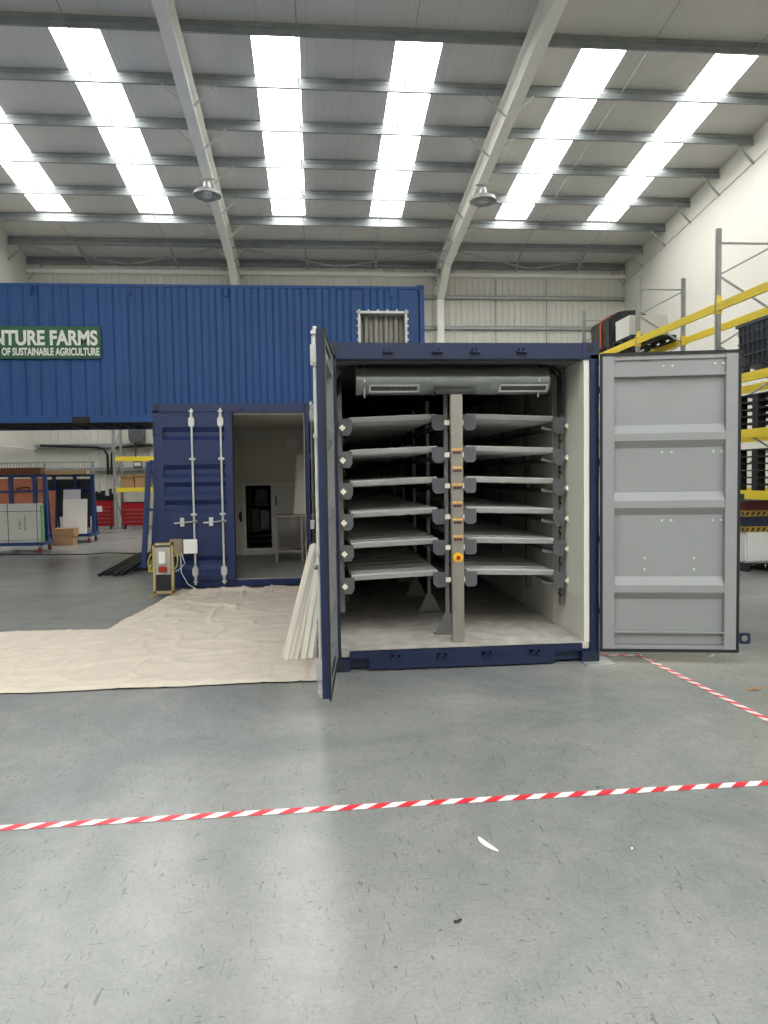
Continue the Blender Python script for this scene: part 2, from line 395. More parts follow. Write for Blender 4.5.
# --- grow container (open, 40 ft)
c1 = empty('shipping_container', (.118, 6.45, 0), 'dark navy shipping container with open doors and growing racks inside', 'shipping container')
L1 = 12.19
def body(parent, L, col, lining, roofcol=None, fw=.085):
    m = MB(); roofcol = roofcol or col
    for nm, x0, x1 in (('left', 0, fw), ('right', CW-fw, CW)):
        B(x0, x1, 0, .12, .1, CH-.1).build('corner_post', col, parent, bevel=.006)
    B(0, CW, 0, .11, CH-.15, CH-.005).build('header_beam', col, parent, bevel=.006)
    for y0 in (0, L-.12):
        if y0:
            for x0 in (0, CW-.1): B(x0, x0+.1, y0, y0+.12, .1, CH-.1).build('corner_post', col, parent)
    for sx, x in ((1, -.002), (-1, CW+.002)):
        for sy, y in ((1, -.004), (-1, L)):
            for z in (0, CH-.118): casting(parent, x, y, z, sx, sy, col)
    for s, x in ((1, .01), (-1, CW-.01)):
        m = MB(); n = MB()
        pr = corr_profile(.12, L-.12, x, s); m.v = []
        vs = [(v+o*s, u, t) for o in (0, .003) for t in (.12, CH-.1) for u, v in pr]; k = len(pr)
        m.add(vs, [(i, i+1, k+i+1, k+i) for i in range(k-1)] + [(2*k+i, 3*k+i, 3*k+i+1, 2*k+i+1) for i in range(k-1)])
        m.build('side_wall', col, parent)
        B(x-.01*s, x+.05*s, .12, L-.12, CH-.1, CH-.03).build('top_rail', col, parent)
        B(x-.01*s, x+.05*s, .12, L-.12, .02, .14).build('bottom_rail', col, parent)
    B(.02, CW-.02, .02, L-.02, CH-.05, CH-.035).build('roof_panel', roofcol, parent)
    B(.02, CW-.02, L-.05, L-.01, .1, CH-.05).build('end_wall', col, parent)
body(c1, L1, NAVY, LINING)
# sill with fork pockets
m = MB(); m.box(.16, CW-.16, -.01, .1, .115, .185); m.box(.33, CW-.42, -.012, .1, .015, .185)
m.box(.16, CW-.16, .06, .1, .02, .12)
m.build('sill_beam', NAVY, c1, bevel=.004)
for x in (.57, .98, 1.39, 1.83):
    MB().box(x-.04, x+.04, -.04, 0, .125, .14).box(x-.04, x-.02, -.04, 0, .1, .14).box(x+.02, x+.04, -.04, 0, .1, .14).build('cam_keeper', NAVY, c1)
for x in (.54, .97, 1.31, 1.73):
    MB().box(x-.045, x+.045, -.035, 0, 2.80, 2.815).box(x-.03, x-.012, -.04, 0, 2.80, 2.84).box(x+.012, x+.03, -.04, 0, 2.80, 2.84).build('cam_keeper', NAVY, c1)
B(.09, CW-.09, .02, L1-.1, .13, .19).build('floor_panel', CFLOOR, c1)
B(.05, .085, .02, L1-.1, .19, 2.79).build('lining_panel', LINING, c1)
m = MB(); m.box(CW-.115, CW-.08, .13, L1-.1, .19, 2.79); m.box(CW-.135, CW-.085, .02, .14, .19, 2.745)
m.box(CW-.119, CW-.113, .95, .965, .19, 2.79); m.box(CW-.119, CW-.113, 2.15, 2.165, .19, 2.79); m.box(CW-.122, CW-.112, .14, 5, .56, .572)
m.build('lining_panel', LINING, c1)
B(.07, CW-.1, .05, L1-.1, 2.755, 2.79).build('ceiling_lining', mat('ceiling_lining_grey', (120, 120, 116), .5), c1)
B(.09, CW-.1, L1-.16, L1-.12, .19, 2.75).build('end_lining', LINING, c1)
MB().box(-.03, .24, -.12, .19, .0, .012).build('base_pad', GALV, c1, loc=(CW-.13, 0, 0))
lb = [.56, 1.32, 1.92]
dz0 = .135
leaf(c1, (.045, -.04, dz0), math.radians(-94.3), 1, 1.17, 2.64, lb, [.93, .22], 'left door leaf swung open edge-on', NAVY, DOORGREY)
rd = leaf(c1, (CW+.0, -.04, dz0-.01), math.radians(169), -1, 1.185, 2.65, lb, [.95], 'right door leaf swung open showing its grey inner face', NAVY, DOORGREY, ext=-.02)
# brackets on the free edge of the right leaf
m = MB(); pl = []
for k in range(20):
    a = 2*PI*k/20; pl.append((math.cos(a)*.027, math.sin(a)*.027))
sq = []
for k in range(20):
    a = 2*PI*k/20; q = .05/max(abs(math.cos(a)), abs(math.sin(a))); sq.append((math.cos(a)*q, math.sin(a)*q))
cx, cz = -1.255, .11
vs = [(cx+u, y, cz+v) for y in (-.03, -.015) for u, v in pl+sq]; fs = []
for k in range(20):
    j = (k+1) % 20; fs += [(k, j, 20+j, 20+k), (40+k, 60+k, 60+j, 40+j), (k, 40+k, 40+j, j), (20+k, 20+j, 60+j, 60+k)]
m.add(vs, fs); m.build('holdback_plate', NAVY, rd)
B(-1.25, -1.17, -.09, -.04, 2.52, 2.60).build('edge_catch', GASKET, rd); B(-1.25, -1.17, -.09, -.04, 1.32, 1.40).build('edge_catch', GASKET, rd)
MB().tube([(-.97, -.05, -.01), (-.97, -.05, -.06)], .012).box(-1.0, -.94, -.06, -.04, -.06, -.045).build('bolt_pin', ZINC, rd)

# --- second container
c2 = empty('shipping_container', (-2.478, 11.73, 0), 'navy shipping container with one door shut, behind the canvas sheet', 'shipping container')
L2 = 6.06
body(c2, L2, NAVY2, LINING)
MB().box(.1, CW-.1, 0, .1, .02, .115).build('sill_beam', NAVY2, c2, bevel=.004)
leaf(c2, (.04, .0, .13), 0, 1, 1.17, 2.62, [.28, 1.16, 1.44, 1.71, 2.29], [.56, 1.0], 'left door leaf shut with two locking bars', NAVY2, LINING, rails=False)
leaf(c2, (CW-.02, -.04, .13), math.radians(87), -1, 1.17, 2.62, [.28, 1.16, 1.44, 1.71, 2.29], [.56, 1.0], 'right door leaf swung open edge-on', NAVY2, LINING, rails=False)
for x in (1.35, 1.75): MB().box(x-.045, x+.045, -.035, 0, 2.815, 2.83).box(x-.03, x+.03, -.035, 0, 2.79, 2.815).build('cam_keeper', NAVY2, c2)
B(.09, CW-.09, .06, L2-.1, .07, .13).build('floor_panel', mat('grey_vinyl', (150, 149, 145), .45, 0, .1, 3), c2)
m = MB(); m.box(CW-.12, CW-.09, .12, L2-.1, .13, 2.75); m.build('lining_panel', LINING, c2)
B(.09, .12, .12, L2-.1, .13, 2.75).build('lining_panel', LINING, c2)
B(.09, CW-.1, .12, L2-.1, 2.72, 2.75).build('ceiling_lining', LINING, c2)
py = 3.67
m = MB(); m.box(.12, 1.05, py, py+.06, .13, 2.72); m.box(1.57, CW-.12, py, py+.06, .13, 2.72); m.box(1.05, 1.57, py, py+.06, 1.56, 2.72); m.box(1.05, 1.57, py, py+.06, .13, .24)
m.build('partition_wall', LINING, c2)
m = MB(); m.box(.99, 1.05, py-.02, py, .13, 1.62); m.box(.99, CW-.12, py-.02, py, 1.56, 1.60); m.box(1.05, 1.57, py-.02, py, .22, .26)
m.build('door_surround', WHITEP, c2)
B(1.57, 2.3, py-.035, py-.005, .2, 1.56).build('sliding_door', LINING, c2)
B(1.66, 1.685, py-.06, py-.035, 1.15, 1.33).build('pull_handle', BLACK, c2)
MB().prism([(.93, .8), (.965, .84), (.965, 1.0), (.93, 1.04), (.90, .92)], 'y', py-.03, py).build('door_latch', BLACK, c2)
B(1.9, 2.12, py-.012, py, 2.3, 2.5).build('vent_cover', WHITEP, c2)
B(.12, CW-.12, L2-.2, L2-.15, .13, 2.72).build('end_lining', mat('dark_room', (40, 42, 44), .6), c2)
# shelf of kit behind the partition
sh = empty('equipment_rack', (-1.15, 15.75, .13), 'black equipment rack seen through the dark opening of the second container', 'rack')
m = MB()
for x in (-.24, .24):
    for y in (-.15, .3): m.box(x-.015, x+.015, y-.015, y+.015, 0, 1.6)
for z in (.12, .24, .36, 1.0): m.box(-.24, .24, -.15, .3, z, z+.02)
m.build('rack_frame', BLACK, sh)
B(-.2, -.02, -.1, .25, .45, .95).build('control_unit', BLACK, sh, bevel=.01); B(.0, .18, -.1, .25, .5, .9).build('control_unit', DGREY, sh, bevel=.01); B(-.1, .15, -.1, .25, 1.02, 1.35).build('control_unit', BLACK, sh, bevel=.02)
# bench
bn = empty('work_bench', (-.5, 14.15, .13), 'stainless steel work bench inside the second container', 'table')
for x in (-.24, .24):
    for y in (-.28, .28): B(x-.016, x+.016, y-.016, y+.016, 0, .85).build('leg', STEEL, bn)
B(-.29, .31, -.33, .33, .85, .88).build('table_top', STEEL, bn, bevel=.004)
B(-.26, .26, -.3, .3, .2, .225).build('shelf', STEEL, bn)
bp = MB().prism([(-.17, 0), (.10, 0), (.12, 1.18), (-.09, 1.14)], 'y', -.012, .012).build('insulation_panel', WHITEP, loc=(-.25, 14.3, 1.011))
tag(bp, 'tall white panel standing on the steel bench in the second container', 'panel')

# --- upper container with sign
U0, U1, UY = -9.76, 2.43, 16.0
c3 = empty('shipping_container', (U1, UY, CH+.03), 'long bright blue container lying across the top of the two others', 'shipping container')
UL = U1-U0
zc0, zc1 = .14, CH-.09
hx0, hx1, hz0, hz1 = .99-U1, 2.05-U1, 1.55, 2.33
m = MB()
def corrz(m, a, b, z0, z1):
    pr = corr_profile(a, b, .03, -1, .30, .026); pr = [(x, y) for x, y in pr]
    m.sheet(pr, 'z', z0, z1, .003)
corrz(m, -UL+.12, hx0, zc0, zc1); corrz(m, hx1, -.12, zc0, zc1); corrz(m, hx0, hx1, zc0, hz0); corrz(m, hx0, hx1, hz1, zc1)
m.build('front_wall', BLUE, c3)
m = MB(); corrz(m, -UL+.12, -.12, zc0, zc1); o = m.build('back_wall', BLUE, c3, loc=(0, CW-.04, 0))
B(-UL, 0, -.005, .06, CH-.09, CH-.03).build('top_rail', BLUE, c3, bevel=.006); B(-UL, 0, CW-.06, CW, CH-.09, CH-.03).build('top_rail', BLUE, c3)
m = MB(); m.box(-UL, -7.45, -.005, .05, .0, .15).box(-7.08, -.0, -.005, .05, .0, .15).box(-7.46, -7.07, .0, .05, .12, .15)
m.build('bottom_rail', BLUE, c3)
B(-UL, 0, CW-.05, CW, 0, .15).build('bottom_rail', BLUE, c3)
B(-7.45, -7.08, .01, .3, 0, .12).build('fork_pocket', UNDER, c3)
B(-UL+.02, -.02, .03, CW-.03, CH-.06, CH-.045).build('roof_panel', BLUE, c3)
B(-UL+.02, -.02, .05, CW-.05, .12, .15).build('floor_panel', UNDER, c3)
m = MB()
for k in range(30):
    x = -UL+.3+k*.4; m.box(x, x+.05, .05, CW-.05, 0.0, .12)
m.build('cross_member', mat('rusty_underside', (62, 58, 56), .7, 0, .3, 5), c3)
B(-.1, -.01, .05, CW-.05, .1, CH-.06).build('end_wall', BLUE, c3); B(-UL+.01, -UL+.1, .05, CW-.05, .1, CH-.06).build('end_wall', BLUE, c3)
for x in (0.002, -UL):
    for y, sy in ((-.01, 1), (CW, -1)):
        for z in (0.0, CH-.118): casting(c3, x, y, z, -1 if x > -1 else 1, sy, BLUE)
    for y in (0, CW-.12): B(x-.1 if x > -1 else x, x if x > -1 else x+.1, y, y+.12, .1, CH-.1).build('corner_post', BLUE, c3)
for x in (-5.761, -3.777, -1.788, .24):
    xx = x+.0-U1 if x < .2 else 1.72-U1
    MB().box(xx-.04, xx+.04, -.045, 0, CH-.27, CH-.1).box(xx-.025, xx+.025, -.06, -.04, CH-.24, CH-.18).build('lashing_ring', BLUE, c3, bevel=.006)
# hatch
h = MB(); t = .05
for a in ((hx0, hx0+t, hz0, hz1), (hx1-t, hx1, hz0, hz1), (hx0, hx1, hz1-t, hz1), (hx0, hx1, hz0, hz0+t)):
    h.box(a[0], a[1], -.05, .30, a[2], a[3])
hf = h.build('hatch_frame', ZINC, c3, bevel=.004)
m = MB()
for k in range(6):
    x = hx0+.02+k*(hx1-hx0-.04)/5; m.box(x-.02, x+.02, -.06, -.04, hz1-.01, hz1+.03)
    z = hz0+.02+k*(hz1-hz0-.04)/5; m.box(hx0-.03, hx0+.01, -.06, -.04, z-.02, z+.02).box(hx1-.01, hx1+.03, -.06, -.04, z-.02, z+.02)
m.build('hatch_clip', ZINC, hf)
m = MB(); m.sheet(corr_profile(hx0+.05, hx1-.05, .34, -1, .22, .08), 'z', hz0+.04, hz1-.04, .004); m.build('hatch_back_panel', INTGREY, c3)
# sign
sg = empty('sign_board', (-4.37, UY-.065, 4.24), 'green sign board with white lettering on the upper blue container', 'sign')
B(-3.9, 0, 0, .02, 0, .66).build('board', SIGNG, sg)
B(-3.9, 0, .02, .062, .1, .14).build('mounting_rail', SIGNG, sg)
def text(body, xr, z, size, sx, name, parent, mt, off=.01, y=-.004):
    cu = bpy.data.curves.new(name, 'FONT'); cu.body = body; cu.size = size; cu.align_x = 'RIGHT'; cu.extrude = .003; cu.offset = off
    o = bpy.data.objects.new(name, cu); C.objects.link(o); bpy.context.view_layer.update()
    me = bpy.data.meshes.new_from_object(o.evaluated_get(bpy.context.evaluated_depsgraph_get()))
    bpy.data.objects.remove(o); me.materials.clear(); me.materials.append(mt)
    q = bpy.data.objects.new(name, me); C.objects.link(q); q.parent = parent
    q.matrix_local = Matrix.Translation((xr, y, z)) @ Matrix.Rotation(PI/2, 4, 'X') @ Matrix.Diagonal((sx, 1, 1, 1))
    return q
text('NTURE FARMS', -.06, .285, .41, .79, 'sign_lettering', sg, SIGNW, .014)
text('OF SUSTAINABLE AGRICULTURE', -.03, .07, .21, .635, 'sign_lettering', sg, SIGNW, .007)

# ------------------------------------------------------------------ growing racks in the first container
RY = 7.0; NT = 24; TD = .30; FZ = .19
zs = [2.25, 1.945, 1.65, 1.355, 1.06, .75]
lev = ['top', 'second', 'third', 'fourth', 'fifth', 'lowest']
def growrack(side, xa, xb, xo, xc, label):
    """xa..xb tray span, xo outer post x, xc centre post x"""
    r = empty('growing_rack', ((xa+xb)/2, RY, FZ), label, 'rack', 'growing racks inside the container')
    def L(x): return x-(xa+xb)/2
    s = 1 if xo > xc else -1
    depth = NT*TD
    # posts
    for k in range(7):
        y = .02+k*1.15
        if s < 0:
            MB().box(L(xc)-.018, L(xc)+.018, y, y+.035, .0, 2.36).build('post', RACKMETAL, r)
            MB().prism([(L(xc)-.13, 0), (L(xc)+.13, 0), (L(xc)+.035, .2), (L(xc)-.035, .2)], 'y', y-.012, y-.004).box(L(xc)-.14, L(xc)+.14, y-.05, y+.05, 0, .008).build('foot_plate', RACKMETAL, r)
        MB().box(L(xo)-.022, L(xo)+.022, y, y+.05, .24, 2.55).build('wall_post', RACKMETAL, r)
    for z, nm in zip(zs, lev):
        # rails running back along both ends of the trays
        za = z-FZ
        m = MB(); 
        m.box(L(xc)+s*.05, L(xc)+s*.09, 0, depth, za-.075, za-.03)
        m.build('tray_rail', RACKMETAL, r)
        m = MB(); m.box(L(xo)-s*.10, L(xo)-s*.06, 0, depth, za-.11, za-.07)
        m.build('tray_rail', RACKMETAL, r)
        # front plates
        xp = L(xo)-s*.055
        MB().prism([(xp-.06, za-.10), (xp+.055, za-.10), (xp+.055, za+.02), (xp-.06, za+.02)], 'y', -.055, -.04).prism([(xp-.03, za-.135), (xp+.03, za-.135), (xp+.05, za-.10), (xp-.05, za-.10)], 'y', -.05, -.04).build('end_plate', DGREY, r)
        xq = L(xc)+(.19 if s > 0 else -.085)
        MB().prism([(xq-.062, za-.06), (xq-.03, za-.095), (xq+.04, za-.095), (xq+.062, za-.07), (xq+.062, za+.05), (xq-.062, za+.05)], 'y', -.055, -.04).build('end_plate', DGREY, r)
        xd = L(xo)+(.025 if s > 0 else .02)
        MB().prism([(xd, za-.095), (xd+.032, za-.063), (xd, za-.031), (xd-.032, za-.063)], 'y', -.062, -.056).build('diamond_sticker', CREAM, r)['label'] = 'cream diamond sticker'
        xl = L(xc)+(.105 if s > 0 else -.0)
        MB().box(xl-.028, xl+.028, -.062, -.056, za-.045, za-.0).build('square_sticker', CREAM, r)['label'] = 'cream square sticker'
        # clamp and chain under the outer end
        if s > 0:
            m = MB(); xk = L(xo)-.21
            m.bar((xk, -.02, za-.062), (xk-.012, -.02, za-.088), .014, .014); m.bar((xk, .0, za-.08), (L(xo)-.06, .0, za-.11), .03, .02)
            for j in range(5): m.tube([(xk+j*.03, -.01, za-.088-.005*j), (xk+(j*.03+.02), -.01, za-.095-.005*j)], .008, 5)
            m.build('tensioner', RACKMETAL, r)
        m = MB(); m.tube([(L(xo)-s*.03, .0, za-.15), (L(xo)-s*.05, -.02, za-.19), (L(xo)-s*.02, -.01, za-.22)], .01, 6); m.build('hook', BLACK, r)
    return r
XA = (.335, 1.17); XB = (1.45, 2.315)
growrack(-1, XA[0], XA[1], .245, 1.26, 'six level steel growing rack on the left inside the open container')
growrack(1, XB[0], XB[1], 2.41, 1.285, 'six level steel growing rack on the right inside the open container')
# one tray: shallow channel with rolled lips, copied
def tray(w):
    d = TD-.004; m = MB()
    m.box(-w/2, w/2, 0, d, 0, .047)
    m.box(-w/2, w/2, 0, .018, 0, .052); m.box(-w/2, w/2, d-.018, d, 0, .052)
    m.box(-w/2, -w/2+.018, .018, d-.018, .047, .052); m.box(w/2-.018, w/2, .018, d-.018, .047, .052)
    for k in range(4): m.box(-w/2+.02, w/2-.02, .05+k*.057, .065+k*.057, -.006, 0)
    return m.build('grow_tray', TRAY, bevel=.004)
tl, tr = tray(XA[1]-XA[0]), tray(XB[1]-XB[0])
first = {id(tl): True, id(tr): True}
tilt = .035
for base, cx, side, s in ((tl, sum(XA)/2, 'left', 1), (tr, sum(XB)/2, 'right', -1)):
    for li, z in enumerate(zs):
        for k in range(NT):
            if li == 0 and k == 0: o = base
            else: o = base.copy(); C.objects.link(o)
            o.location = (cx, RY+k*TD, z-.002)
            o.rotation_euler = (0, -s*tilt, 0)
            if k == 0: tag(o, 'white grow tray at the very front of the %s level of the %s rack' % (lev[li], side), 'tray', 'white grow trays on the racks')
            else: tag(o, 'white grow tray behind the front one on the %s level of the %s rack' % (lev[li], side), 'tray', '%s level trays, %s rack' % (lev[li], side))
# control column
cc = empty('control_column', (1.29, 6.62, .19), 'tall stainless steel control column with red switches at the container mouth', 'control panel')
B(-.055, .055, 0, .07, 0, 2.27).build('housing', STEEL, cc, bevel=.004)
for k, y in enumerate((456, 474, 491, 509, 526, 543)):
    z = 1.741 + (478-y)/110.0 - .19
    B(-.045, -.004, -.006, 0, z+.012, z+.03).build('switch_label', mat('amber_label', (226, 180, 90), .5), cc); B(.004, .045, -.006, 0, z+.012, z+.03).build('switch_label', MATS['amber_label'], cc)
    for x in (-.026, .0, .026): MB().tube([(x, 0, z-.008), (x, -.02, z-.008)], .0115, 10).build('switch', MAROON, cc)
z = 1.741+(478-562)/110.0-.19
es = MB().tube([(0, 0, z), (0, -.008, z)], .045, 24).build('emergency_stop', YELBTN, cc); MB().tube([(0, -.008, z), (0, -.03, z), (0, -.04, z)], [.015, .02, .017], 16).build('push_button', REDBTN, es)
m = MB()
for x in (-.045, .045): m.tube([(x, 0, 1.92), (x, -.004, 1.92)], .006, 8)
m.build('screw', ZINC, cc)
MB().box(-.19, .19, .02, .09, 2.275, 2.30).box(-.19, -.15, .0, .02, 2.275, 2.3).box(.15, .19, 0, .02, 2.275, 2.3).build('duct_support', BLACK, cc)
# duct
dk = empty('ventilation_duct', (1.285, 6.82, 2.475), 'round galvanised ventilation duct across the top of the open container', 'duct')
dr = .125; dz = .125
MB().tube([(-.89, 0, dz), (.90, 0, dz)], dr, 40).build('duct_tube', DUCT, dk)
MB().tube([(-.895, 0, dz), (-.87, 0, dz)], dr+.004, 40).build('end_cap', DUCT, dk); MB().tube([(.895, 0, dz), (.905, 0, dz), (.925, 0, dz)], [dr+.002, dr-.02, .07], 40).build('end_cap', DUCT, dk)
for x in (-.28, -.16, .22, .34): MB().tube([(x-.008, 0, dz), (x+.008, 0, dz)], dr+.004, 40).build('seam_band', DUCT, dk)
for x in (-.82, .8): MB().tube([(x, -dr*.35, .29), (x, -dr*1.0, .12), (x, -dr*.6, 0), (x, -dr*.55, -.03)], .006, 6).build('hanger', ZINC, dk)
for x0 in (-.78, .42):
    g = MB(); W, Hh = .46, .075
    ang = math.radians(35); yv = -math.cos(ang)*(dr+.008); zv = dz-math.sin(ang)*(dr+.008)
    g.box(0, W, -.006, .006, -Hh/2, -Hh/2+.014).box(0, W, -.006, .006, Hh/2-.014, Hh/2).box(0, .016, -.006, .006, -Hh/2, Hh/2).box(W-.016, W, -.006, .006, -Hh/2, Hh/2)
    o = g.build('grille', ZINC, dk, loc=(x0, yv, zv)); o.rotation_euler = (ang, 0, 0)
    MB().box(.016, W-.016, .0, .004, -Hh/2+.014, Hh/2-.014).build('grille_back', UNDER, o)
    sl = MB()
    for k in range(26): sl.box(.02+k*.0165, .024+k*.0165, -.004, .003, -Hh/2+.012, Hh/2-.012)
    sl.build('grille_slats', DUCT, o)
# cables
for pts, lab in (([(2.12, 6.85, 2.735), (2.3, 6.9, 2.74), (2.38, 6.95, 2.68), (2.395, 6.98, 2.55), (2.395, 6.98, 2.3)], 'black cable curving down the right inner wall of the open container'),
                 ([(.50, 6.9, 2.74), (.34, 6.9, 2.735), (.26, 6.92, 2.66), (.238, 6.95, 2.5)], 'black cable curving into the left corner of the open container')):
    m = MB(); m.tube(pts, .014, 8); m.tube([(p[0]-.02, p[1]+.05, p[2]-.02) for p in pts], .012, 8)
    tag(m.build('cable', BLACKCABLE), lab, 'cable')

# ------------------------------------------------------------------ floor sheets, planks, tape
def cloth(name, pts, nx, ny, seed, label, amp=.02, zb=.004, folds=()):
    (ax, ay), (bx, by), (cx, cy), (dx, dy) = pts
    vs = []
    for j in range(ny+1):
        for i in range(nx+1):
            u, v = i/nx, j/ny
            x = (ax*(1-u)+bx*u)*(1-v) + (dx*(1-u)+cx*u)*v; y = (ay*(1-u)+by*u)*(1-v) + (dy*(1-u)+cy*u)*v
            e = min(u, 1-u, v, 1-v)
            p = Vector((x*.9+seed, y*.9, 0))
            n1 = noise.noise(p*.9); n2 = noise.noise(p*2.6+Vector((5, 5, 0)))
            rd_ = (1-abs(noise.noise(Vector((x*.7+seed, y*2.6, 3)))*2.2)); rd_ = .6*max(0, rd_)**9
            rd2 = max(0, 1-abs(noise.noise(Vector((x*1.9-y*.8+seed, y*1.1+x*.5, 9)))*2.5))**7
            z = zb + amp*(.25*(n1+.6)+.12*(n2+.6)) + amp*1.1*rd_ + amp*.8*rd2
            for (fx0, fy0, fx1, fy1, wd, hh) in folds:
                a = Vector((fx0, fy0)); b = Vector((fx1, fy1)); q = Vector((x, y)); t = max(0, min(1, (q-a).dot(b-a)/(b-a).length_squared))
                d = (q-a-(b-a)*t).length; z += hh*math.exp(-(d/wd)**2)*(math.sin(PI*min(1, max(0, t)))**.5 if 0 < t < 1 else 0)
            if e < .02: z = max(.004, z*.55)
            jx = .035*noise.noise(Vector((x*2+seed, y*2, 7))) + .01*noise.noise(Vector((x*9, y*9, 1))); jy = .04*noise.noise(Vector((x*1.3, y*1.3+seed, 4))) + .012*noise.noise(Vector((x*8, y*8, 2)))
            vs.append((x+jx, y+jy, max(z, .004)))
    fs = [(j*(nx+1)+i, j*(nx+1)+i+1, (j+1)*(nx+1)+i+1, (j+1)*(nx+1)+i) for j in range(ny) for i in range(nx)]
    o = MB().add(vs, fs, True).build(name, CLOTH)
    so = o.modifiers.new('thick', 'SOLIDIFY'); so.thickness = .003; so.offset = -1
    return tag(o, label, 'cloth', 'canvas dust sheets')
cloth('dust_sheet', [(-2.45, 8.4), (-.02, 8.4), (-.02, 11.6), (-2.1, 11.55)], 110, 140, 3.3, 'rumpled canvas dust sheet in front of the second container door', .03, .012,
      folds=[(-1.9, 11.2, -.9, 11.35, .09, .05), (-.9, 11.0, -.5, 11.5, .07, .06), (-.2, 11.3, -.6, 11.0, .1, .04), (-1.6, 10.2, -.9, 9.7, .05, .03), (-2.0, 9.5, -1.5, 9.55, .06, .03)])
cloth('dust_sheet', [(-4.9, 6.14), (.0, 6.2), (.0, 8.6), (-4.9, 8.72)], 220, 110, 8.1, 'wide canvas dust sheet lying nearest the camera beside the open container', .018, .022,
      folds=[(-1.5, 7.75, -.1, 7.8, .025, .02), (-2.6, 6.9, -.2, 7.4, .03, .014), (-4.2, 7.4, -1.2, 8.2, .03, .012)])

PLK = [(-.325, 7.00, -.06, 7.17, 1.13, .04, 'white plank leaning outermost on the left, its foot set back behind the others'),
       (-.305, 6.93, -.045, 7.10, 1.145, .043, 'white plank leaning second from the left in the leaning stack'),
       (-.26, 6.945, -.022, 7.125, 1.15, .043, 'white plank leaning third from the left in the leaning stack'),
       (-.215, 6.96, .002, 7.15, 1.14, .043, 'white plank leaning just left of the gap in the leaning stack'),
       (-.14, 6.93, .027, 7.12, 1.13, .052, 'white plank leaning just right of the gap in the leaning stack'),
       (-.08, 6.95, .052, 7.14, 1.12, .052, 'rightmost white plank leaning beside the navy door edge')]
for x0, y0, x1, y1, h_, w_, lab in PLK:
    y0 -= .09; y1 -= .07; h_ *= .92; x1 += .02
    d = Vector((x1-x0, y1-y0, h_)); n = d.normalized()
    ax = Vector((1, .12, 0)); ax = (ax - n*ax.dot(n)).normalized(); ay = n.cross(ax)
    m = MB(); w2 = w_*.5-.001; t2 = .010
    prof = [(-w2, -t2), (w2, -t2), (w2, t2), (w2*.5, t2*1.0), (w2*.3, t2*.75), (-w2*.3, t2*.75), (-w2*.5, t2), (-w2, t2)]
    ln = d.length
    vs = [Vector((0, 0, 0)) + ax*a + ay*b + n*t for t in (0, ln) for a, b in prof]; k = len(prof)
    zmin = min(v.z for v in vs)
    m.add(vs, [tuple(range(k))[::-1], tuple(range(k, 2*k))] + [(i, (i+1) % k, k+(i+1) % k, k+i) for i in range(k)])
    m.mi[3] = 1; m.mi[-1] = 1; m.mi[0] = 1
    tag(m.build('white_plank', [PLANKW, TIMBER], loc=(x0, y0, .03-zmin)), lab, 'plank', 'white planks leaning on the container')

def tape(pts, w, label):
    m = MB(); (x0, y0), (x1, y1) = pts; a = Vector((x0, y0, 0)); b = Vector((x1, y1, 0)); d = (b-a); Ln = d.length; d.normalize(); n = Vector((-d.y, d.x, 0))
    st = .077; sk_ = .07; k = 0; t = 0
    def P(t, v, tt=0): return a + d*max(0, min(Ln, t)) + n*v + Vector((0, 0, .003))
    while t < Ln+sk_:
        m.m = k % 2
        m.add([P(t, -w/2), P(t+st, -w/2), P(t+st+sk_, w/2), P(t+sk_, w/2)], [(0, 1, 2, 3)]); t += st; k += 1
    m.m = 0
    return tag(m.build('hazard_tape', [TAPER, TAPEW]), label, 'tape', 'red and white hazard tape on the floor')
tape([(-3.0, 3.77), (3.2, 3.80)], .06, 'red and white hazard tape running across the foreground floor')
tape([(3.02, 6.62), (3.14, 3.83)], .058, 'red and white hazard tape running towards the camera at the right')
tape([(2.64, 6.70), (3.04, 6.635)], .058, 'short red and white hazard tape by the container corner under the open door')
# litter
m = MB(); A_, B_ = [], []
for k in range(9):
    t = k/8; wd_ = .011*math.sin(t*PI)**.7+.001; cx_ = t*.063-.012*math.sin(t*PI); cy_ = -t*.145
    A_.append((cx_-wd_, cy_-wd_*.4, .003)); B_.append((cx_+wd_, cy_+wd_*.4, .007))
m.add(A_+B_, [(i, i+1, 10+i, 9+i) for i in range(8)])
o = m.build('paper_scrap', PAPER, loc=(.745, 3.39, 0)); o.modifiers.new('t', 'SOLIDIFY').thickness = .0015
tag(o, 'thin curved white paper scrap on the foreground floor', 'litter')
def leafm(loc, s, label, mt, rot):
    m = MB(); out = [(math.cos(a)*s*(1+.35*math.sin(3*a+rot)), math.sin(a)*s*.5*(1+.3*math.cos(5*a)), .004+.008*abs(math.sin(2*a))) for a in [2*PI*k/14 for k in range(14)]]
    m.add([(0, 0, .012)]+out, [(0, 1+k, 1+(k+1) % 14) for k in range(14)])
    o = m.build('dry_leaf' if mt is LEAF else 'floor_debris', mt, loc=loc); o.rotation_euler = (0, 0, rot); o.modifiers.new('t', 'SOLIDIFY').thickness = .002
    tag(o, label, 'litter')
leafm((3.44, 5.46, 0), .07, 'crumpled dry brown leaf on the floor at the right edge', LEAF, .3)
leafm((.52, 2.74, 0), .016, 'small black fleck on the near foreground floor', BLACK, .4)
leafm((1.42, 3.19, 0), .010, 'small pale chip on the floor right of the paper scrap', PAPER, 1.2)
leafm((-1.60, 3.42, 0), .025, 'small black fleck below the tape at the left edge', BLACK, 2.0)

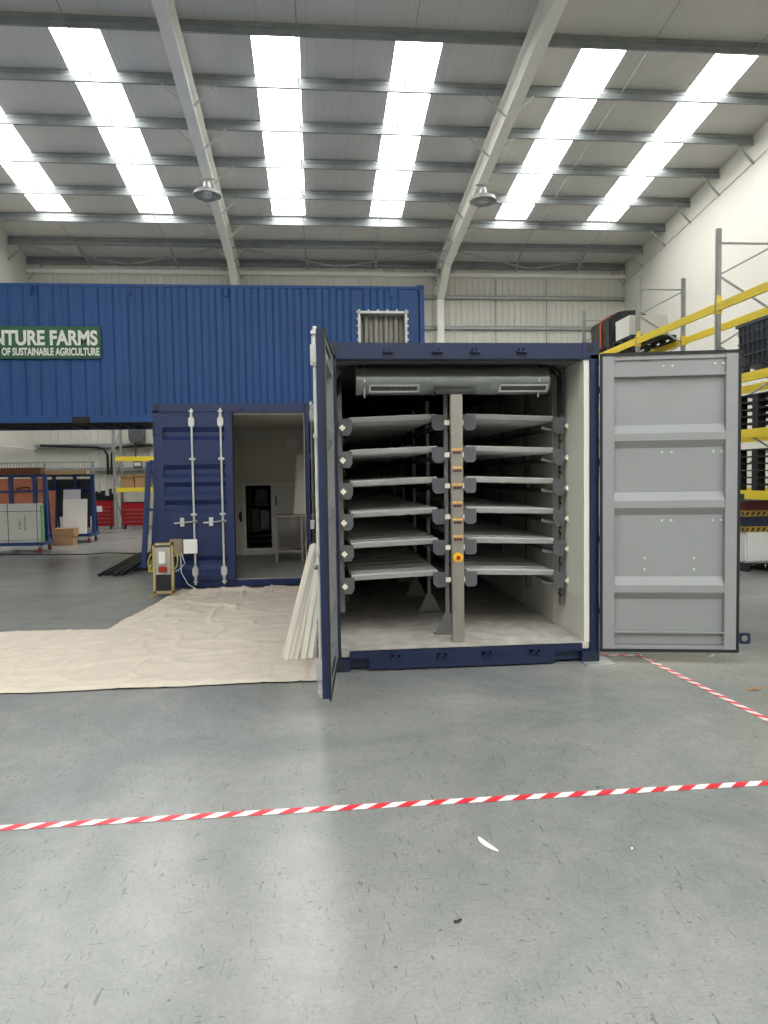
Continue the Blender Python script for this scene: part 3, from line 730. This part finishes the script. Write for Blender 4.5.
# ------------------------------------------------------------------ right side racking
FX, BX = 7.25, 8.30
FYs = [19.35, 16.04, 12.75, 9.45]
pr_ = empty('pallet_rack', (FX, FYs[1], 0), 'tall grey and yellow pallet racking along the right wall', 'pallet rack')
def loc_(x, y): return x-FX, y-FYs[1]
UT = 6.03
for y in FYs:
    for x, d in ((FX, 1), (BX, -1)):
        X, Y = loc_(x, y); m = MB()
        m.box(X-.04, X+.04, Y-.035, Y-.031, 0, UT).box(X-.04, X-.036, Y-.035, Y+.035, 0, UT).box(X+.036, X+.04, Y-.035, Y+.035, 0, UT).box(X-.06, X+.06, Y-.05, Y+.05, 0, .01)
        m.box(X-.012, X+.012, Y-.037, Y-.034, .1, UT-.05)
        m.build('upright', GALV, pr_)
    X0, Y = loc_(FX, y); X1 = X0+BX-FX; m = MB(); z = .25; s = 1
    m.bar((X0, Y, .2), (X1, Y, .2), .03, .03)
    while z < UT-.9:
        a, b = (X0, X1) if s % 2 else (X1, X0); m.bar((a, Y, z), (b, Y, z+.62), .03, .03); z += .62; s += 1
    m.bar((X0, Y, UT-.25), (X1, Y, UT-.25), .035, .03); m.bar((X0 if s % 2 else X1, Y, z), (X1 if s % 2 else X0, Y, UT-.28), .03, .03)
    m.build('brace_lattice', GALV, pr_)
for i in range(3):
    ya, yb = FYs[i+1], FYs[i]
    for zb in (1.32, 2.34, 3.28, 4.64):
        for x in (FX, BX):
            if x == BX and i == 2 and 2 < zb < 4: continue
            X, Y = loc_(x, ya); dxx = -.03 if x == FX else .03
            m = MB(); m.box(X+dxx-.025, X+dxx+.025, Y+.045, Y+(yb-ya)-.045, zb-.072, zb+.072).box(X+dxx-.03, X+dxx+.03, Y+.05, Y+yb-ya-.05, zb-.012, zb+.012)
            m.box(X-.05, X+.05, Y+.0365, Y+.055, zb-.11, zb+.11).box(X-.05, X+.05, Y+yb-ya-.055, Y+yb-ya-.0365, zb-.11, zb+.11)
            b = m.build('beam', YEL, pr_, bevel=.003); b['label'] = 'yellow beam'
    # safety labels on uprights
for i in (1, 2):
    X, Y = loc_(FX, FYs[i]); B(X-.045, X+.045, Y-.045, Y-.037, 4.52, 4.85).build('load_plate', YEL, pr_)['label'] = 'yellow plate with a black mark'
    o = text('E' if i == 1 else 'F', X+.035, 4.60, .13, .8, 'plate_letter', pr_, BLACK, .003, y=Y-.048)
BT = 4.70
def pallet(x0, x1, y0, y1, z, label, mt=PALLETBLK, n=7, cat='pallet', group=None):
    r = empty('pallet', ((x0+x1)/2, (y0+y1)/2, z), label, cat, group); hx, hy = (x1-x0)/2, (y1-y0)/2
    m = MB(); st = 2*hy/n
    for k in range(n): m.box(-hx, hx, -hy+k*st, -hy+k*st+st*.8, .12, .145)
    for x in (-hx, -.05, hx-.1): m.box(x, x+.1, -hy, hy, .1, .12)
    m.build('deck', mt, r)
    for x in (-hx, -.05, hx-.1):
        for y in (-hy, -.07, hy-.14): B(x, x+.1, y, y+.14, .022, .1).build('block', mt, r)
    for x in (-hx, -.05, hx-.1): B(x, x+.1, -hy, hy, 0, .022).build('runner', mt, r)
    return r
pallet(FX-.02, BX+.0, 16.35, 17.45, BT, 'black pallet carrying the white box on top of the racking')
pallet(FX-.02, BX+.0, 17.65, 18.95, BT, 'black pallet under the black wrapped load on top of the racking')
o = MB().box(7.28, 8.2, 16.55, 17.35, 4.846, 5.32).box(7.275, 8.205, 16.545, 17.355, 5.22, 5.33).build('polystyrene_box', WHITEP, bevel=.02); tag(o, 'big white box on a black pallet on top of the racking', 'box')
bl = empty('wrapped_load', (7.78, 18.28, 4.846), 'black wrapped load with an orange strap on top of the racking', 'wrapped pallet load')
o = MB().prism([(-.5, 0), (.5, 0), (.48, .72), (.2, .86), (-.12, .84), (-.3, .80), (-.52, .66)], 'y', -.6, .62).build('wrap_body', BLKWRAP, bl, bevel=.03)
m = MB(); m.box(-.545, -.52, -.12, -.06, .0, .66).bar((-.53, -.09, .65), (-.30, -.09, .82), .06, .02).bar((-.3, -.09, .82), (.2, -.09, .88), .06, .02).box(.5, .515, -.12, -.06, 0, .73)
m.build('strap', ORANGE, bl)
# grey bin near right edge at level 3.28
bz = 3.342
gb = empty('storage_bin', (7.83, 11.5, bz), 'dark grey ribbed plastic storage bin on the racking at the right edge', 'bin')
m = MB(); hx, hy = .6, .58
m.prism([(-hx+.05, .12), (hx-.05, .12), (hx, .82), (-hx, .82)], 'y', -hy, hy)
m.box(-hx-.03, hx+.03, -hy-.03, hy+.03, .79, .84)
for k in range(9): m.box(-hx-.015, -hx+.03, -hy+.05+k*.13, -hy+.07+k*.13, .14, .8); m.box(-hx+.05+k*.13, -hx+.07+k*.13, -hy-.02, -hy, .14, .8)
for z in (.3, .5, .66): m.box(-hx-.012, -hx+.03, -hy, hy, z, z+.02); m.box(-hx, hx, -hy-.017, -hy, z, z+.02)
m.build('bin_body', BINGREY, gb)
for y in (-hy, -.07, hy-.14):
    for x in (-hx+.02, hx-.12): B(x, x+.12, y, y+.14, 0, .12).build('foot', BINGREY, gb)
# black pallet stacks on levels
for zb, n, nm in ((2.402, 5, 'second beam level up'), (1.382, 6, 'lowest beam level')):
    st = (zb == 2.402) and .128 or .128
    proto = None
    ords = ['lowest', 'second from the bottom', 'third from the bottom', 'fourth from the bottom', 'fifth from the bottom', 'topmost']
    for k in range(n):
        lab = 'black plastic pallet, %s in the stack on the %s' % ('topmost' if k == n-1 else ords[k], nm)
        if proto is None:
            proto = empty('plastic_pallet', (7.8, 11.55, zb), lab, 'pallet', 'black pallet stacks on the racking')
            m = MB()
            for j in range(8): m.box(-.58+j*.148, -.58+j*.148+.12, -.6, .6, .095, .115)
            m.build('deck', PALLETBLK, proto)
            for x in (-.58, -.25, .08, .45):
                for y in (-.6, -.08, .44): B(x, x+.14, y, y+.16, 0, .095).build('foot', PALLETBLK, proto)
        else: dup(proto, (7.8, 11.55, zb+k*.1165), lab)
# floor level items
pallet(7.25, 8.3, 11.85, 12.65, 0, 'black pallet on the floor under the white wrapped load')
o = MB().prism([(-.5, -.38), (.48, -.38), (.5, -.3), (.5, .36), (-.48, .38), (-.52, .3)], 'z', 0, .52).build('wrapped_load', WRAP, loc=(7.78, 12.25, .146), bevel=.03)
tag(o, 'white stretch-wrapped load on a black pallet by the open door', 'wrapped pallet load')
for k, z in enumerate((.668, .94)):
    r = empty('striped_crate', (7.78, 12.25, z), 'yellow crate with black hazard stripes, %s of two on the wrapped load' % ('lower' if k == 0 else 'upper'), 'crate', 'striped crates')
    B(-.5, .5, -.35, .35, 0, .1).build('crate_base', MATS['dull_yellow'] if k else mat('dull_yellow', (168, 142, 52), .5), r); B(-.48, .48, -.33, .33, .1, .271).build('crate_body', [MAROON, NAVY][k == 0], r)
    m = MB()
    for j in range(10): m.prism([(-.5+j*.1, .02), (-.46+j*.1, .02), (-.42+j*.1, .08), (-.46+j*.1, .08)], 'y', -.353, -.35)
    for j in range(6): m.prism([(-.33+j*.12, .02), (-.28+j*.12, .02), (-.24+j*.12, .08), (-.29+j*.12, .08)], 'x', -.503, -.5)
    m.build('stripe', BLACK, r)
pallet(7.3, 8.2, 10.0, 11.1, 0, 'brown timber pallet on the floor at the right picture edge', TIMBER)
tag(B(7.35, 8.15, 10.1, 11.0, .147, .75).build('wooden_crate', CARD, bevel=.01), 'brown carton on the timber pallet at the right picture edge', 'box')

# ------------------------------------------------------------------ left background
def cart(name, x0, x1, y, label, group, H=1.86, posts=(0, .3, .69, .885, 1)):
    r = empty(name, (x0, y, 0), label, 'cart', group); w = x1-x0
    MB().box(0, w, -.4, .4, .17, .25).build('deck', BLUEF, r, bevel=.005)
    for p in posts:
        xx = min(w-.09, p*w)
        MB().box(xx, xx+.09, -.02, .05, .25, H).bar((xx+.035, .36, .25), (xx+.035, .13, H-.15), .05, .04).build('frame_post', BLUEF, r)
    MB().box(0, w, -.03, .06, H-.04, H+.02).box(0, w, -.01, .04, 1.45, 1.49).build('top_bar', BLUEF, r)
    for x in (.25, w-.08):
        for yy in (-.35, .3):
            c = MB().tube([(x-.025, yy, .075), (x+.025, yy, .075)], .075, 16).build('caster', CASTER, r); MB().box(x-.035, x+.035, yy-.04, yy+.04, .1, .17).build('caster_fork', GALV, c)
    return r
cart('sheet_cart', -9.4, -6.52, 18.7, 'blue A-frame sheet cart nearest, with a white crate on it', 'blue sheet carts')
def board(x0, x1, y, z0, z1, th, mt, label, lean=0, cat='board', name='leaning_board', grp=None):
    m = MB(); m.add([(x, yy+(lean*(z-z0)/(z1-z0) if z1 > z0 else 0), z) for z in (z0, z1) for yy in (y, y+th) for x in (x0, x1)],
        [(0, 2, 3, 1), (4, 5, 7, 6), (0, 1, 5, 4), (2, 6, 7, 3), (0, 4, 6, 2), (1, 3, 7, 5)])
    return tag(m.build(name, mt, bevel=.003), label, cat, grp)
cr = empty('white_crate', (-7.76, 18.54, .25), 'large off-white crate strapped on the nearest blue cart', 'crate')
B(-1.3, 1.2, -.22, -.06, 0, .93).build('crate_body', mat('pale_grey_crate', (196, 198, 192), .6, 0, .05, 3), cr, bevel=.01)
B(1.2, 1.235, -.22, -.08, .0, .9).build('edge_foam', GREENP, cr)
m = MB()
for x in (.45-.0, 1.12): m.box(x-.008, x+.008, -.226, -.22, 0, .93)
m.box(-1.3, 1.2, -.226, -.22, .74, .755).box(-1.3, 1.2, -.226, -.22, .05, .06); m.build('strap', DGREY, cr)
m = MB()
random.seed(5)
for col, n in ((.84, 10), (.72, 7)):
    for k in range(n):
        z = .62-k*.035 - (.08 if n == 7 else 0); m.box(col-.022, col+.022, -.224, -.22, z, z+.008); m.box(col-.022+random.random()*.03, col-.012+random.random()*.03, -.224, -.22, z, z+.025)
m.build('printed_mark', DKGREEN, cr)
board(-9.3, -6.62, 18.765, .26, 1.78, .02, WOOD, 'reddish board standing on the nearest blue cart behind the white crate')
board(-9.3, -6.60, 18.55, 1.882, 2.04, .3, WOOD2, 'dark brown board edge lying across the top of the nearest blue cart')
m = MB().tube([(-7.2, 18.61, 1.52), (-7.05, 18.61, 1.56), (-6.9, 18.60, 1.56), (-6.88, 18.6, 1.45)], .02, 6); 
tag(m.build('strap_hook', BLACK), 'black hook hanging on the reddish board of the nearest cart', 'hook')
cart('sheet_cart', -8.4, -6.15, 21.3, 'blue A-frame sheet cart behind, with white sheets leaning on it', 'blue sheet carts', 1.86, (0, .25, .5, .75, 1))
board(-7.62, -7.10, 20.82, .26, 1.44, .05, WOOD, 'narrow reddish board leaning on the second blue cart', .15)
board(-6.9, -6.45, 20.85, .26, 1.46, .03, mat('grey_sheet', (190, 192, 192), .5), 'pale grey sheet leaning behind the white one on the second cart', .2)
board(-6.85, -6.22, 20.72, .26, 1.20, .04, WHITEP, 'white sheet with two dark marks leaning on the second blue cart', .12)
board(-8.3, -6.3, 21.15, 1.882, 1.99, .3, TIMBER, 'pale timber board lying across the top of the second cart')
board(-8.3, -6.2, 21.355, .7, 1.75, .04, mat('dark_slate', (58, 66, 66), .6), 'dark sheet standing at the back of the second blue cart')
for x0, x1, z0, z1, lab in ((-6.93, -6.4, 0, .24, 'lower cardboard box on the floor by the second cart'), (-6.9, -6.36, .243, .45, 'upper cardboard box on the floor by the second cart')):
    r = empty('cardboard_box', ((x0+x1)/2, 20.3, z0), lab, 'box', 'cardboard boxes on the floor')
    w = (x1-x0)/2; B(-w, w, -.2, .2, 0, z1-z0).build('carton', CARD, r, bevel=.006); B(-w-.001, w+.001, -.025, .025, z1-z0-.001, z1-z0+.002).build('packing_tape', mat('brown_tape', (150, 110, 70), .3), r)
# tool chests
def chest(x0, x1, y, H, rows, label):
    r = empty('tool_chest', ((x0+x1)/2, y, 0), label, 'tool chest', 'red tool chests'); w = (x1-x0)/2
    B(-w, w, -.22, .25, .12, H).build('cabinet', REDP, r, bevel=.01)
    z = .16; hs = (H-.2-.16)/rows
    for k in range(rows):
        d = B(-w+.03, w-.03, -.24, -.22, z+k*hs, z+k*hs+hs*.88).build('drawer', REDP, r, bevel=.003); B(-w+.06, w-.06, -.255, -.24, z+k*hs+hs*.72, z+k*hs+hs*.80).build('drawer_pull', GALV, d)
    B(-w, w, -.23, .26, H, H+.03).build('top_mat', BLACK, r)
    for x in (-w+.08, w-.08): MB().tube([(x-.02, -.15, .06), (x+.02, -.15, .06)], .06, 12).box(x-.03, x+.03, -.2, .1, .1, .12).build('caster', BLACK, r)
    return r
t1 = chest(-7.6, -6.95, 26.3, 1.0, 5, 'red tool chest left of the grey rack upright, tools on top')
B(-.28, .0, -.265, -.258, .62, .82).build('notice', PAPER, t1)
chest(-6.62, -5.85, 26.3, .9, 4, 'red tool chest under the yellow rack beams')
tc_ = MB()
random.seed(3)
for k in range(9):
    x = -7.6+k*.075; tc_.box(x, x+.05, 26.2, 26.4, 1.03, 1.15+random.random()*.3)
tag(tc_.build('tool_pile', BLACK), 'heap of black hand tools on the left red tool chest', 'tools', kind='stuff')
dk_ = empty('wheeled_stand', (-8.05, 25.9, 0), 'dark blue wheeled stand left of the red tool chests', 'stand')
B(-.35, .35, -.2, .2, .1, 1.0).build('cabinet', mat('dark_navy_cabinet', (24, 28, 46), .5), dk_); MB().tube([(-.3, -.1, .05), (.3, -.1, .05)], .05, 10).build('caster', BLACK, dk_)
# back rack
br = empty('pallet_rack', (-6.8, 26.4, 0), 'grey and yellow racking against the back wall under the upper container', 'pallet rack')
for x in (0, 2.75):
    for y in (-.45, .45):
        MB().box(x-.05, x+.05, y-.035, y-.03, 0, 4.2).box(x-.05, x-.045, y-.035, y+.035, 0, 4.2).box(x+.045, x+.05, y-.035, y+.035, 0, 4.2).build('upright', GALV, br)
    m = MB(); z = .3; s = 0
    while z < 3.6: m.bar((x, -.45 if s % 2 else .45, z), (x, .45 if s % 2 else -.45, z+.8), .03, .03); z += .8; s += 1
    m.build('brace_lattice', GALV, br)
for z in (1.36, 2.42):
    for y in (-.47, .47):
        m = MB().box(.055, 2.69, y-.025, y+.025, z-.07, z+.07).box(.05, .08, y-.05, y+.05, z-.12, z+.12).box(2.67, 2.695, y-.05, y+.05, z-.12, z+.12); m.build('beam', YEL, br, bevel=.004)['label'] = 'yellow beam'
B(.06, 2.68, -.44, .44, 1.395, 1.43).build('shelf_deck', GALV, br)
for x, w, h_, lab in ((-6.42, .44, .42, 'left cardboard box on the shelf above the red tool chest'), (-5.92, .5, .46, 'right cardboard box on the shelf above the red tool chest')):
    r = empty('cardboard_box', (x, 26.3, 1.43), lab, 'box', 'cardboard boxes on the back rack')
    B(-w/2, w/2, -.2, .2, 0, h_).build('carton', CARD, r, bevel=.006); B(-w/2-.02, w/2+.02, -.24, -.2, h_-.06, h_).build('flap', CARD, r)
# heater and pipe on the back wall
ht = empty('wall_heater', (-6.42, 27.6, 2.2), 'grey box heater with a hanging control on the back wall', 'heater')
MB().prism([(-.24, 1.0), (.24, 1.0), (.24, 1.3), (-.24, 1.3)], 'y', -.2, .2).prism([(-.2, .86), (.2, .86), (.24, 1.0), (-.24, 1.0)], 'y', -.2, .2).build('heater_body', DGREY, ht, bevel=.01)
MB().tube([(-.05, 0, .88), (-.05, 0, .2)], .035).box(-.13, .16, -.05, .05, -.1, .2).build('control_box', DGREY, ht); B(-.1, .13, -.056, -.05, .0, .12).build('label_plate', PAPER, ht)
B(.2, .25, .2, .38, .9, 2.2).build('support', DGREY, ht)
m = MB(); m.tube([(XL+.3, 27.75, 2.98), (-7.9, 27.75, 2.9), (-7.62, 27.75, 2.83), (-7.5, 27.75, 2.6), (-7.5, 27.75, 1.9)], .045, 8)
tag(m.build('wall_pipe', BLACK), 'black pipe bending down the left end of the back wall', 'pipe')
m = MB(); m.tube([(-5.9, 27.75, 2.95), (-7.1, 27.75, 2.9), (-7.3, 27.75, 2.8), (-7.36, 27.75, 2.6), (-7.38, 27.75, 1.9)], .04, 8)
tag(m.build('wall_pipe', BLACK), 'black pipe from the heater bending down the back wall', 'pipe')
for y0, y1, z, lab in ((20.5, 24.2, 2.9, 'nearer white strip light on the left wall'), (24.4, 27.2, 2.85, 'farther white strip light on the left wall')):
    r = empty('strip_light', (XL+.3, (y0+y1)/2, z), lab, 'light', 'strip lights on the left wall'); hl = (y1-y0)/2
    B(-.08, .08, -hl, hl, -.04, .04).build('fitting', WHITEP, r)
    for yy in (-hl*.5, hl*.5): B(-.3, .02, yy-.02, yy+.02, .04, .07).build('hanger', GALV, r)
m = MB()
for k in range(34): m.box(-9.9+k*.09, -9.885+k*.09, 24.0, 24.02, 1.95, 2.28)
m.box(-9.95, -6.9, 23.99, 24.03, 2.26, 2.3).box(-9.95, -6.9, 23.99, 24.03, 1.93, 1.97)
for x in (-9.9, -8.4, -6.95): m.box(x-.03, x+.03, 23.98, 24.04, 0, 2.3)
tag(m.build('mesh_barrier', GALV), 'low grey wire mesh barrier behind the blue carts', 'barrier')
# blue A frame trolley by the second container
at_ = empty('a_frame_trolley', (-3.18, 14.5, 0), 'blue A-frame trolley standing beside the second container', 'trolley')
MB().box(-.42, .42, -.35, .6, .06, .10).build('deck', BLUEF, at_, bevel=.005)
for y in (-.3, .5):
    MB().bar((-.06, y, .1), (.09, y, 2.05), .09, .07).bar((.34, y, .1), (.16, y, 2.05), .09, .07).bar((.02, y, 1.15), (.24, y, 1.15), .05, .05).build('a_frame', BLUEF, at_)
MB().bar((.13, -.32, 2.05), (.13, .55, 2.05), .06, .06).build('top_bar', BLUEF, at_)
for x in (-.40, .36):
    for y in (-.3, .5): MB().tube([(x-.02, y, .07), (x+.02, y, .07)], .07, 14).box(x-.03, x+.03, y-.03, y+.03, .1, .17).build('caster', CASTER, at_)
barm = mat('dark_bar', (52, 53, 54), .45, .4, .2, 10)
for k in range(5):
    x0 = -3.85+k*.09; z = .035
    o = MB().bar((x0, 13.45+.08*(k % 3), z), (x0+.38-.02*k, 14.9, .262), .06, .05).build('steel_bar', barm)
    tag(o, 'dark steel bar leaning on the blue trolley deck, ' + ['leftmost of five', 'second from the left of five', 'middle of five', 'second from the right of five', 'rightmost of five'][k], 'bar', 'dark steel bars by the trolley')
m = MB(); m.tube([(-9.5, 18.0, .012), (-7.4, 17.95, .012), (-6.4, 17.75, .012), (-5.2, 17.5, .012), (-4.9, 17.75, .012), (-4.3, 17.5, .012), (-3.6, 17.3, .012)], .014, 6)
tag(m.build('floor_cable', BLACKCABLE), 'black cable lying across the floor behind the trolley', 'cable')
# transformer stand
ts = empty('power_stand', (-2.22, 10.95, .0), 'tan metal power stand with sockets in front of the shut navy door', 'power stand')
for x in (-.13, .13): B(x-.018, x+.018, -.03, .03, .03, .8).build('upright', OLIVE, ts)
B(-.148, .148, -.03, .03, .765, .80).build('cross_bar', OLIVE, ts); B(-.148, .148, -.03, .03, .06, .10).build('cross_bar', OLIVE, ts)
MB().bar((-.19, 0, .02), (-.12, 0, .07), .05, .03).bar((.19, 0, .02), (.12, 0, .07), .05, .03).box(-.21, -.17, -.03, .03, 0, .03).box(.17, .21, -.03, .03, 0, .03).build('foot', OLIVE, ts)
B(-.105, .105, -.04, .05, .34, .74).build('socket_panel', mat('socket_grey', (170, 168, 160), .5), ts)
B(-.05, .045, -.09, -.04, .50, .68).build('white_plug', WHITEP, ts, bevel=.01); B(-.06, .06, -.08, -.04, .38, .46).build('red_socket', REDBTN, ts, bevel=.01)
B(-.105, .105, -.03, .05, .1, .34).build('transformer', BLACK, ts)
m = MB()
pts = [(-.1+.14*math.cos(a*.9)*(1+.1*math.sin(a)), .05+.03*math.sin(2*a), .52+.15*math.sin(a)) for a in [k*.4 for k in range(60)]]
m.tube(pts, .008, 5); pts = [(.14+.06*math.cos(a), .02, .55+.14*math.sin(a)) for a in [k*.4 for k in range(34)]]; m.tube(pts, .008, 5)
m.build('yellow_cable', mat('yellow_cable', (200, 190, 90), .5), ts)
jb = empty('junction_panel', (-2.15, 11.60, .53), 'copper-coloured control panel fixed low on the shut navy door', 'panel')
B(-.10, .10, -.03, .03, 0, .27).build('panel_plate', COPPER, jb, bevel=.01)
m = MB().tube([(.08, -.04, .05), (.14, -.1, -.1), (.05, -.15, -.2), (-.1, -.2, -.24)], .006, 6); m.build('lead', WHITEP, jb)
pn = B(-2.04, -1.83, 11.585, 11.592, .57, .79).build('paper_notice', PAPER); tag(pn, 'blank-looking white paper notice on the shut navy door', 'paper')
m = MB().tube([(-2.08, 11.55, .53), (-2.06, 11.45, .3), (-1.95, 11.35, .13), (-1.8, 11.2, .07)], .007, 6); tag(m.build('lead', WHITEP), 'thin white lead trailing from the control panel to the canvas', 'cable')
# unused sheets under the deck
# ------------------------------------------------------------------ light, world, camera
w = bpy.data.worlds.new('World'); bpy.context.scene.world = w; w.use_nodes = True
bg = w.node_tree.nodes['Background']; bg.inputs['Color'].default_value = (1, .985, .96, 1); bg.inputs['Strength'].default_value = .4

cam = bpy.data.cameras.new('camera'); co = bpy.data.objects.new('camera', cam); C.objects.link(co)
cam.sensor_fit = 'VERTICAL'; cam.sensor_height = 36; cam.sensor_width = 27; cam.lens = 737.1/1024*36; cam.clip_end = 200
ya, pa, ra = math.radians(5.32), math.radians(2.887), math.radians(.85)
right = Vector((math.cos(ya), -math.sin(ya), 0)); fh = Vector((math.sin(ya), math.cos(ya), 0)); zz = Vector((0, 0, 1))
fw = fh*math.cos(pa) - zz*math.sin(pa); up = zz*math.cos(pa) + fh*math.sin(pa)
R_ = right*math.cos(ra) - up*math.sin(ra); U_ = up*math.cos(ra) + right*math.sin(ra)
co.matrix_world = Matrix(((R_.x, U_.x, -fw.x, 0), (R_.y, U_.y, -fw.y, 0), (R_.z, U_.z, -fw.z, 1.741), (0, 0, 0, 1)))
sc = bpy.context.scene; sc.camera = co
sc.view_settings.view_transform = 'Standard'; sc.view_settings.look = 'None'; sc.view_settings.gamma = 1; sc.view_settings.exposure = .06
sc.view_settings.use_curve_mapping = False
